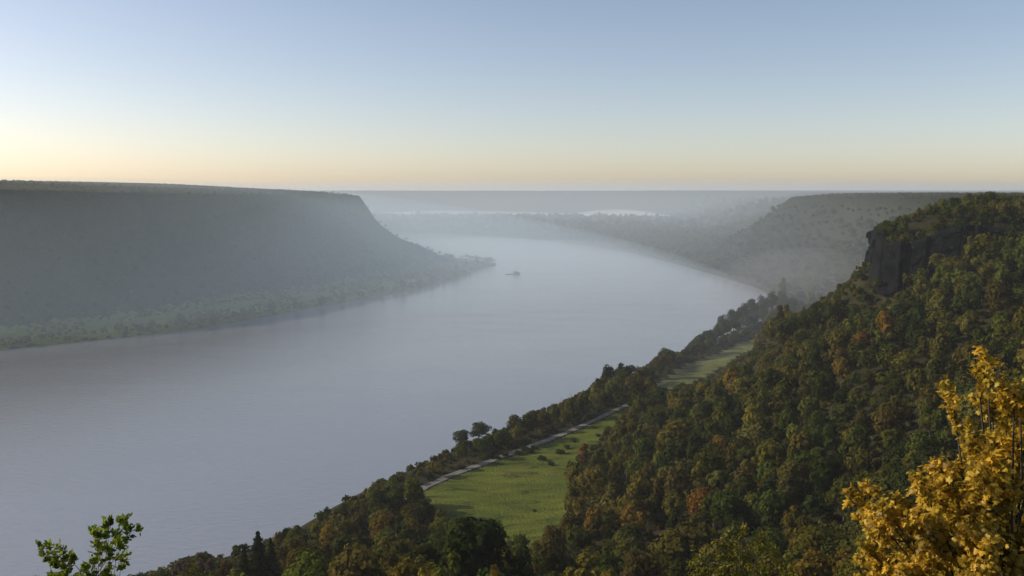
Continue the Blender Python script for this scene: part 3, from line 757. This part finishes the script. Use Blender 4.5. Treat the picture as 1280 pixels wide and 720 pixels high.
lf = darts(45000, (-780, -20), (560, 1560), 5.6, lambda X, Y, Z, D, DL: (DL > 1) & (Z < 9) & ((DL < 13) | (vnoise(X, Y, 34, 71) > .05) | (DL > 75)), 29)
woods('shore_woodland', 'hazy trees and bushes on the flat below the far hill', lf, lambda x, y, z, d: 3.2 if d < 14 else 2.2, ['green', 'green', 'yellow-green', 'yellow-green', 'olive'], 1)
lt = darts(16000, (-900, -120), (850, 1500), 11, lambda X, Y, Z, D, DL: (DL > 2) & (Z >= 112) & (DL < 420), 31)
woods('plateau_scrub', 'low scrub along the edge of the far plateau', lt, lambda x, y, z, d: 1.2, ['olive', 'green'], 2, ('bush',))
rp = darts(52000, (120, 760), (600, 2300), 9.5, lambda X, Y, Z, D, DL: (D > 3) & (Z < 96) & ~near_poly(X, Y, MEADOW_B, 4) & ((D > 22) | (Y > 900)), 37)
rp = [t for t in rp if in_view(t[0], t[1], t[2], 40)]
woods('distant_woodland', 'hazy woodland on the farther hillside down the river', rp, lambda x, y, z, d: 4.6 if z < 85 else 2.8, ['dark green', 'green', 'olive', 'grey-green'], 1, ('round', 'spread'))
rt = [t for t in darts(40000, (150, 1100), (700, 2300), 9, lambda X, Y, Z, D, DL: (Z >= 98) & (D > 20) & (D < 420), 43) if in_view(t[0], t[1], t[2], 40)]
woods('plateau_woodland', 'hazy low woodland along the edge of the farther plateau', rt, lambda x, y, z, d: 1.7, ['green', 'olive'], 2, ('bush',))
sp_ = darts(16000, (-700, 1300), (2250, 3600), 24, lambda X, Y, Z, D, DL: (D > 4) & (Z < 90), 41)
woods('spit_woodland', 'hazy woodland on the low land beyond the river bend', sp_, lambda x, y, z, d: 8.0, ['dark green', 'green', 'grey-green'], 2, ('round', 'spread'))

# ------------------------------------------------------------------ the dark cliff
def cliff():
    rng = np.random.default_rng(17)
    line = np.array(smooth_line(CLIFF[:-4], 3)); seg = np.r_[0, np.cumsum(np.hypot(*np.diff(line, axis=0).T))]
    S = np.arange(0, seg[-1], .45); px_ = np.interp(S, seg, line[:, 0]); py_ = np.interp(S, seg, line[:, 1])
    tx, ty = np.gradient(px_), np.gradient(py_); l = np.hypot(tx, ty); nxn, nyn = ty / l, -tx / l      # outward = towards lower ground
    k7 = np.ones(15) / 15; nxn = np.convolve(np.pad(nxn, 7, 'edge'), k7, 'valid'); nyn = np.convolve(np.pad(nyn, 7, 'edge'), k7, 'valid')
    test = inside(px_ + nxn * 3, py_ + nyn * 3, CLIFF_POLY); sg = np.where(test.mean() > .5, -1, 1); nxn, nyn = nxn * sg, nyn * sg
    foot = terrain(px_ + nxn * 4.5, py_ + nyn * 4.5)[0] - 2.0; head = terrain(px_ - nxn * 4.0, py_ - nyn * 4.0)[0] + .5
    colid = np.cumsum(rng.uniform(size=len(S)) < .16); ncol = colid.max() + 1
    colo = rng.normal(size=ncol) * 1.1; head = head - np.abs(rng.normal(size=ncol) * 1.3)[colid]
    crack = np.r_[np.diff(colid), 0] > 0
    rows = 30; V = []
    for j in range(rows):
        t = j / (rows - 2) if j < rows - 1 else 1.0
        z = foot + (head - foot) * t
        if j % 4 == 0: blk = rng.normal(size=ncol) * .55; sh = rng.normal(size=ncol) * .4
        o = 2.2 + colo[colid] + blk[colid] - 1.5 * t ** 1.5 + .35 * vnoise(S, np.full_like(S, j * .9), 1.7, 5) + .9 * vnoise(S, np.full_like(S, j * .12), 9, 6)
        o = np.where(crack, o - 1.1, o)
        if j == rows - 1: o = np.full_like(S, -5.0)
        V.append(np.stack([px_ + nxn * o, py_ + nyn * o, z + (sh[colid] if 0 < j < rows - 2 else 0) * .5], 1))
    n_ = len(S); f = []
    for j in range(rows - 1):
        for i in range(n_ - 1): a = j * n_ + i; f += [a, a + 1, a + n_ + 1, a + n_]
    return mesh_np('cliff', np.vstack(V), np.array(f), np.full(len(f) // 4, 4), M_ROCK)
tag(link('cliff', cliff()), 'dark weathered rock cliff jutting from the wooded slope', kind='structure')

# ------------------------------------------------------------------ bare trees
def branchy(T, p, d, length, r, depth, rng, up=.15):
    n_ = 4; pts = [p]; q = p.copy(); dd = d.copy()
    for i in range(n_): dd = unit(dd + rng.normal(size=3) * .16 + np.array([0, 0, up * .3])); q = q + dd * length / n_; pts.append(q.copy())
    T.add(pts, [r * (1 - .17 * i) for i in range(n_ + 1)], 5)
    if depth:
        for k in range(rng.integers(2, 4)):
            i = rng.integers(2, n_ + 1); nd = unit(dd + rng.normal(size=3) * .62 + np.array([0, 0, up])); branchy(T, pts[i], nd, length * rng.uniform(.5, .75), r * .5, depth - 1, rng, up)
def bare(px, py, Y, label, seed, thick=.16):
    rng = np.random.default_rng(seed); p = P(px, py, Y); z = ground(p[0], p[1]); h = p[2] - z
    T = TubeSet(); branchy(T, np.zeros(3), np.array([0, 0, 1.0]), h * .45, thick, 3, rng, .45)
    root = link('bare_tree', None, loc=(p[0], p[1], z - .2)); link('trunk', T.mesh('trunk', M_PALEBARK), root); tag(root, label, 'tree')
    V = np.vstack(T.v); root.scale = (1, 1, h / max(V[:, 2].max(), .1))
bare(714, 486, 470, 'leafless pale tree sticking up above the riverbank row', 4, .2)
bare(704, 493, 462, 'small leafless tree beside the taller leafless one in the riverbank row', 8, .16)
bare(181, 709, 175, 'bare dead twig-like sapling against the water at the bottom edge', 6, .10)

# ------------------------------------------------------------------ near trees with real leaves
def leaf_shape(kind):
    if kind == 'maple':
        a = [(0, -.1), (.22, -.12), (.55, -.22), (.42, .08), (.78, .30), (.45, .38), (.30, .46), (.32, .72), (0, 1.05), (-.32, .72), (-.30, .46), (-.45, .38), (-.78, .30), (-.42, .08), (-.55, -.22), (-.22, -.12)]
    else:
        a = [(0, 0), (.22, .18), (.30, .45), (.20, .78), (0, 1.05), (-.20, .78), (-.30, .45), (-.22, .18)]
    a = np.array(a); return np.stack([a[:, 0], a[:, 1], -.35 * np.abs(a[:, 0]) - .18 * a[:, 1] ** 2], 1)
def leaf_mesh(name, pos, axis, nor, size, shape, mat):
    k = len(shape); n_ = len(pos); y = unit(axis); x = unit(np.cross(y, nor)); z = np.cross(x, y); s = size[:, None, None]
    v = pos[:, None] + s * (shape[None, :, 0:1] * x[:, None] + shape[None, :, 1:2] * y[:, None] + shape[None, :, 2:3] * z[:, None])
    h = k // 2; f = []; base = np.arange(n_) * k      # two folded halves joined on the mid-rib
    a = np.concatenate([base[:, None] + np.arange(0, h + 1)[None], base[:, None] + np.r_[np.arange(h, k), 0][None]], 1)
    return mesh_np(name, v.reshape(-1, 3), a.reshape(-1), np.full(2 * n_, h + 1), mat)
def near_tree(name, clusters, base, hub, leafsize, per_area, shape, colour, label, cat, seed, twig=.012, trunk_r=.09, bark=None, droop=.5):
    rng = np.random.default_rng(seed); T = TubeSet(); base = np.array(base); hub = np.array(hub)
    T.add([base - [0, 0, .6], base, base * .6 + hub * .4 + rng.normal(size=3) * .08, hub], [trunk_r * 1.15, trunk_r, trunk_r * .8, trunk_r * .55], 8)
    pos, ax, no = [], [], []
    cen = np.mean([c[:3] for c in clusters], 0)
    for cxx, cyy, czz, r in clusters:
        c = np.array([cxx, cyy, czz]); t0 = base * .35 + hub * .65 if rng.uniform() < .4 else hub
        mid = t0 * .45 + c * .55 + np.array([0, 0, -.10 * np.linalg.norm(c - t0)]) + rng.normal(size=3) * .06
        T.add([t0, mid, c], [trunk_r * .38, trunk_r * .22, trunk_r * .10], 6)
        ntw = max(5, int(6 + 5 * r))
        for k in range(ntw):
            d = unit(rng.normal(size=3) + np.array([0, 0, .35])); l = r * rng.uniform(.6, 1.12); e = c + d * l; st = c * .75 + mid * .25 if k % 2 else c
            m2 = st * .5 + e * .5 + rng.normal(size=3) * .05 * r; T.add([st, m2, e], [twig, twig * .7, twig * .35], 4)
            nl = int(per_area * r * r / ntw) + 3
            tt = rng.uniform(.25, 1.05, nl)[:, None]; q = np.where(tt < .5, st + (m2 - st) * tt * 2, m2 + (e - m2) * (tt - .5) * 2) + rng.normal(size=(nl, 3)) * r * .13
            out = unit(q - cen) * .45 + unit(q - c) * .5
            pos.append(q); ax.append(unit(out + rng.normal(size=(nl, 3)) * .55 + np.array([0, 0, -droop]))); no.append(unit(out * .6 + rng.normal(size=(nl, 3)) * .5 + np.array([0, 0, .7])))
    pos, ax, no = map(np.vstack, (pos, ax, no)); size = leafsize * rng.uniform(.6, 1.2, len(pos))
    root = link(name, None, loc=base); inv = -base
    cr = link('crown', leaf_mesh('crown', pos + inv, ax, no, size, leaf_shape(shape), M_NEARLEAF), root); cr.color = (*colour, 1)
    for v in T.v: v += inv
    link('trunk', T.mesh('trunk', bark or M_BARK), root); tag(root, label, cat); return root
def cl(lst, Y, seed, dy=.6):
    rng = np.random.default_rng(seed); out = []
    for (px, py, r) in lst:
        y = Y + rng.uniform(-dy, dy); p = P(px, py, y); out.append((*p, r * y / F))
    return out
Y0 = 14.5
mc = cl([(1232, 452, 20), (1222, 470, 16), (1186, 486, 16), (1192, 505, 13), (1268, 480, 26), (1240, 500, 22), (1258, 525, 36), (1222, 545, 24), (1290, 560, 50), (1228, 585, 38), (1262, 610, 48), (1190, 602, 30), (1160, 618, 26), (1205, 640, 44),
         (1085, 612, 16), (1078, 640, 18), (1102, 640, 24), (1095, 668, 20), (1132, 655, 32), (1160, 672, 36), (1220, 690, 55), (1110, 698, 28), (1150, 720, 42), (1270, 690, 58), (1200, 750, 50), (1320, 640, 70), (1330, 520, 50), (1310, 470, 30), (1130, 745, 40), (1270, 770, 55), (1340, 740, 70), (1150, 600, 16), (1285, 525, 34), (1278, 640, 40), (1240, 640, 36), (1285, 590, 40), (1290, 710, 44), (1175, 640, 30), (1180, 710, 40), (1235, 730, 46), (1140, 690, 26), (1085, 690, 18), (1070, 625, 16), (1092, 705, 22), (1078, 725, 24), (1122, 632, 20), (1172, 585, 16), (1150, 635, 26), (1208, 562, 16), (1105, 660, 22), (1260, 560, 34), (1275, 500, 28)], Y0, 3, .9)
bx = P(1275, 600, Y0 + .3); gz = ground(bx[0], bx[1])
near_tree('maple_tree', mc, (bx[0], bx[1], gz), P(1262, 700, Y0 + .2), .078, 2500, 'maple', (.54, .375, .042), 'yellow-gold maple filling the lower corner near the camera', 'tree', 5, twig=.006, trunk_r=.10)
Y1 = 44.0
yc = cl([(925, 668, 16), (905, 682, 20), (950, 680, 18), (880, 700, 20), (930, 700, 26), (970, 700, 22), (905, 720, 28), (950, 730, 30), (990, 720, 18), (870, 730, 24), (1000, 745, 22), (930, 760, 34), (885, 760, 28), (975, 770, 30)], Y1, 8, 1.6)
bx = P(930, 700, Y1); gz = ground(bx[0], bx[1])
near_tree('broadleaf_tree', yc, (bx[0], bx[1], gz), P(930, 765, Y1), .17, 330, 'ovate', (.170, .165, .014), 'yellow-green leafy treetop at the bottom edge beside the maple', 'tree', 6, twig=.012, trunk_r=.14)
Y2 = 8.0
sc_ = cl([(58, 683, 11), (75, 694, 13), (88, 700, 10), (80, 712, 12), (122, 668, 12), (138, 660, 12), (150, 655, 10), (166, 663, 9), (148, 680, 11), (128, 690, 13), (112, 705, 12), (152, 700, 10), (140, 715, 12), (72, 725, 12), (100, 730, 16), (130, 735, 14)], Y2, 12, .25)
bx = P(105, 720, Y2); gz = ground(bx[0], bx[1])
near_tree('leafy_shrub', sc_, (bx[0], bx[1], gz), P(102, 745, Y2), .050, 13000, 'ovate', (.190, .250, .022), 'bright green leafy shrub sprig against the water at the bottom edge', 'shrub', 7, twig=.0028, trunk_r=.016, droop=-.4)

# ------------------------------------------------------------------ air
def vol_mat(name, dens, color, aniso):
    m, nt, out = new_mat(name); v = nt.nodes.new('ShaderNodeVolumePrincipled')
    v.inputs['Density'].default_value = dens; v.inputs['Color'].default_value = (*color, 1); v.inputs['Anisotropy'].default_value = aniso
    nt.links.new(v.outputs[0], out.inputs['Volume']); return m
def box(name, lo, hi, mat):
    v = np.array([(x, y, z) for z in (lo[2], hi[2]) for y in (lo[1], hi[1]) for x in (lo[0], hi[0])], float)
    f = [0, 2, 3, 1, 4, 5, 7, 6, 0, 1, 5, 4, 2, 6, 7, 3, 0, 4, 6, 2, 1, 3, 7, 5]
    return link(name, mesh_np(name, v, np.array(f), np.full(6, 4), mat))
tag(box('haze', (-9600, -440, -14), (9600, 13200, 152), vol_mat('haze_air', HAZE_DENSITY, (.88, .94, 1.0), .12)), 'pale blue morning haze filling the valley', kind='stuff')
def blob(name, c, r, mat, label, k=1.2):
    """a low bank of mist: flat underside, top swelling towards the middle and thinning out to nothing at its rim"""
    nr, na = 26, 72; V = [(0, 0, r[2]), (0, 0, -r[3])]; f = []; sz = []
    rr = [math.sin(math.pi / 2 * (i + 1) / nr) for i in range(nr)]
    for sgn in (1, -1):
        for q in rr:
            for a in range(na):
                t = 2 * math.pi * a / na; w_ = 1 + .10 * math.sin(3 * t + c[0]) + .06 * math.sin(5 * t + c[1])
                hgt = (1 - q * q) ** k if q < 1 else 0.0
                V.append((q * r[0] * w_ * math.cos(t), q * r[1] * w_ * math.sin(t), sgn * (r[2] if sgn > 0 else r[3]) * hgt))
    top = lambda i, a: 2 + i * na + a % na
    bot = lambda i, a: (2 + nr * na + i * na + a % na) if i < nr - 1 else top(nr - 1, a)
    for a in range(na):
        f += [0, top(0, a), top(0, a + 1)]; sz.append(3); f += [1, bot(0, a + 1), bot(0, a)]; sz.append(3)
        for i in range(nr - 1):
            f += [top(i, a), top(i + 1, a), top(i + 1, a + 1), top(i, a + 1)]; sz.append(4)
            f += [bot(i, a), bot(i, a + 1), bot(i + 1, a + 1), bot(i + 1, a)]; sz.append(4)
    tag(link(name, mesh_np(name, np.array(V), np.array(f), sz, mat, smooth=True), loc=c), label, kind='stuff')
blob('hill_mist', (-540, 1040, 20), (780, 540, 118, 14), vol_mat('hillside_air', .00092, (.70, .88, 1.0), .12), 'bluish mist hanging against the far hill', .8)
blob('river_mist', (0, 1450, 1.5), (420, 1000, 26, 1.2), vol_mat('bend_air', .0006, (1, 1, 1), .12), 'silvery mist lying on the middle reach of the river', 1.5)
mm = vol_mat('mist_air', .006, (1, 1, 1), .2)
blob('valley_mist', (250, 2050, 3), (2900, 1560, 146, 8), vol_mat('valley_air', .00040, (.76, .89, 1.0), .12), 'thin morning mist filling the river bend between the hills', .6)
blob('river_mist', (-250, 3950, 7), (1000, 400, 30, 4), vol_mat('low_mist_air', .0022, (1, 1, 1), .2), 'thin white mist lying over the far valley beyond the spit', 1.9)
blob('river_mist', (400, 3350, 8), (430, 330, 47, 4), mm, 'brightest white mist bank over the far valley below the plateau', 2.6)
blob('river_mist', (305, 900, 4), (150, 230, 60, 3), vol_mat('cove_mist_air', MIST * .3, (.95, .97, 1.0), .12), 'soft mist in the cove behind the riverbank row')

# ------------------------------------------------------------------ light, sky, camera
w = bpy.data.worlds.new('World'); sc.world = w; w.use_nodes = True; nt = w.node_tree; nt.nodes.clear()
sky = nt.nodes.new('ShaderNodeTexSky'); sky.sky_type = 'NISHITA'; sky.sun_disc = False
sky.sun_elevation = rad(SUN_EL); sky.sun_rotation = rad(SUN_AZ); sky.altitude = 120; sky.air_density = 0.80; sky.dust_density = 1.0; sky.ozone_density = 1.2
bg = nt.nodes.new('ShaderNodeBackground'); bg.inputs[1].default_value = SKY_STRENGTH; wo = nt.nodes.new('ShaderNodeOutputWorld')
nt.links.new(mix(nt, 1.0, sky.outputs[0], (1.13, .975, .90), 'MULTIPLY'), bg.inputs[0]); nt.links.new(bg.outputs[0], wo.inputs[0])
sl = bpy.data.lights.new('sun', 'SUN'); sl.energy = SUN_STRENGTH; sl.angle = rad(.5); sl.color = (1.0, .88, .69)
so = link('sun', sl, loc=(-300, 100, 400))
from mathutils import Vector
sd = Vector((math.sin(rad(SUN_AZ)) * math.cos(rad(SUN_EL)), math.cos(rad(SUN_AZ)) * math.cos(rad(SUN_EL)), math.sin(rad(SUN_EL))))
so.rotation_euler = sd.to_track_quat('Z', 'Y').to_euler()
cam = bpy.data.cameras.new('camera'); cam.sensor_width = 36; cam.lens = 36 * F / 1280; cam.clip_start = .1; cam.clip_end = 40000
co = link('camera', cam, loc=(0, 0, CAMZ)); co.rotation_euler = (math.pi / 2 - PITCH, 0, 0); sc.camera = co
sc.view_settings.view_transform = 'Standard'; sc.view_settings.look = 'None'; sc.view_settings.exposure = EXPOSURE; sc.view_settings.gamma = 1
sc.view_settings.use_curve_mapping = False
cy = sc.cycles
cy.max_bounces = 6; cy.diffuse_bounces = 2; cy.glossy_bounces = 2; cy.transmission_bounces = 2; cy.volume_bounces = 2; cy.transparent_max_bounces = 8
cy.use_denoising = True; cy.sample_clamp_indirect = 4.0
print('TREES', len(slope), len(bank), len(trees), len(IND), len(rest), len(und), len(lp), len(lf), len(rp), len(sp_))
for t in SPECIAL: print('SP', t['label'][:40], round(t['z'], 1), round(t['h'], 1), round(t['r'], 1))
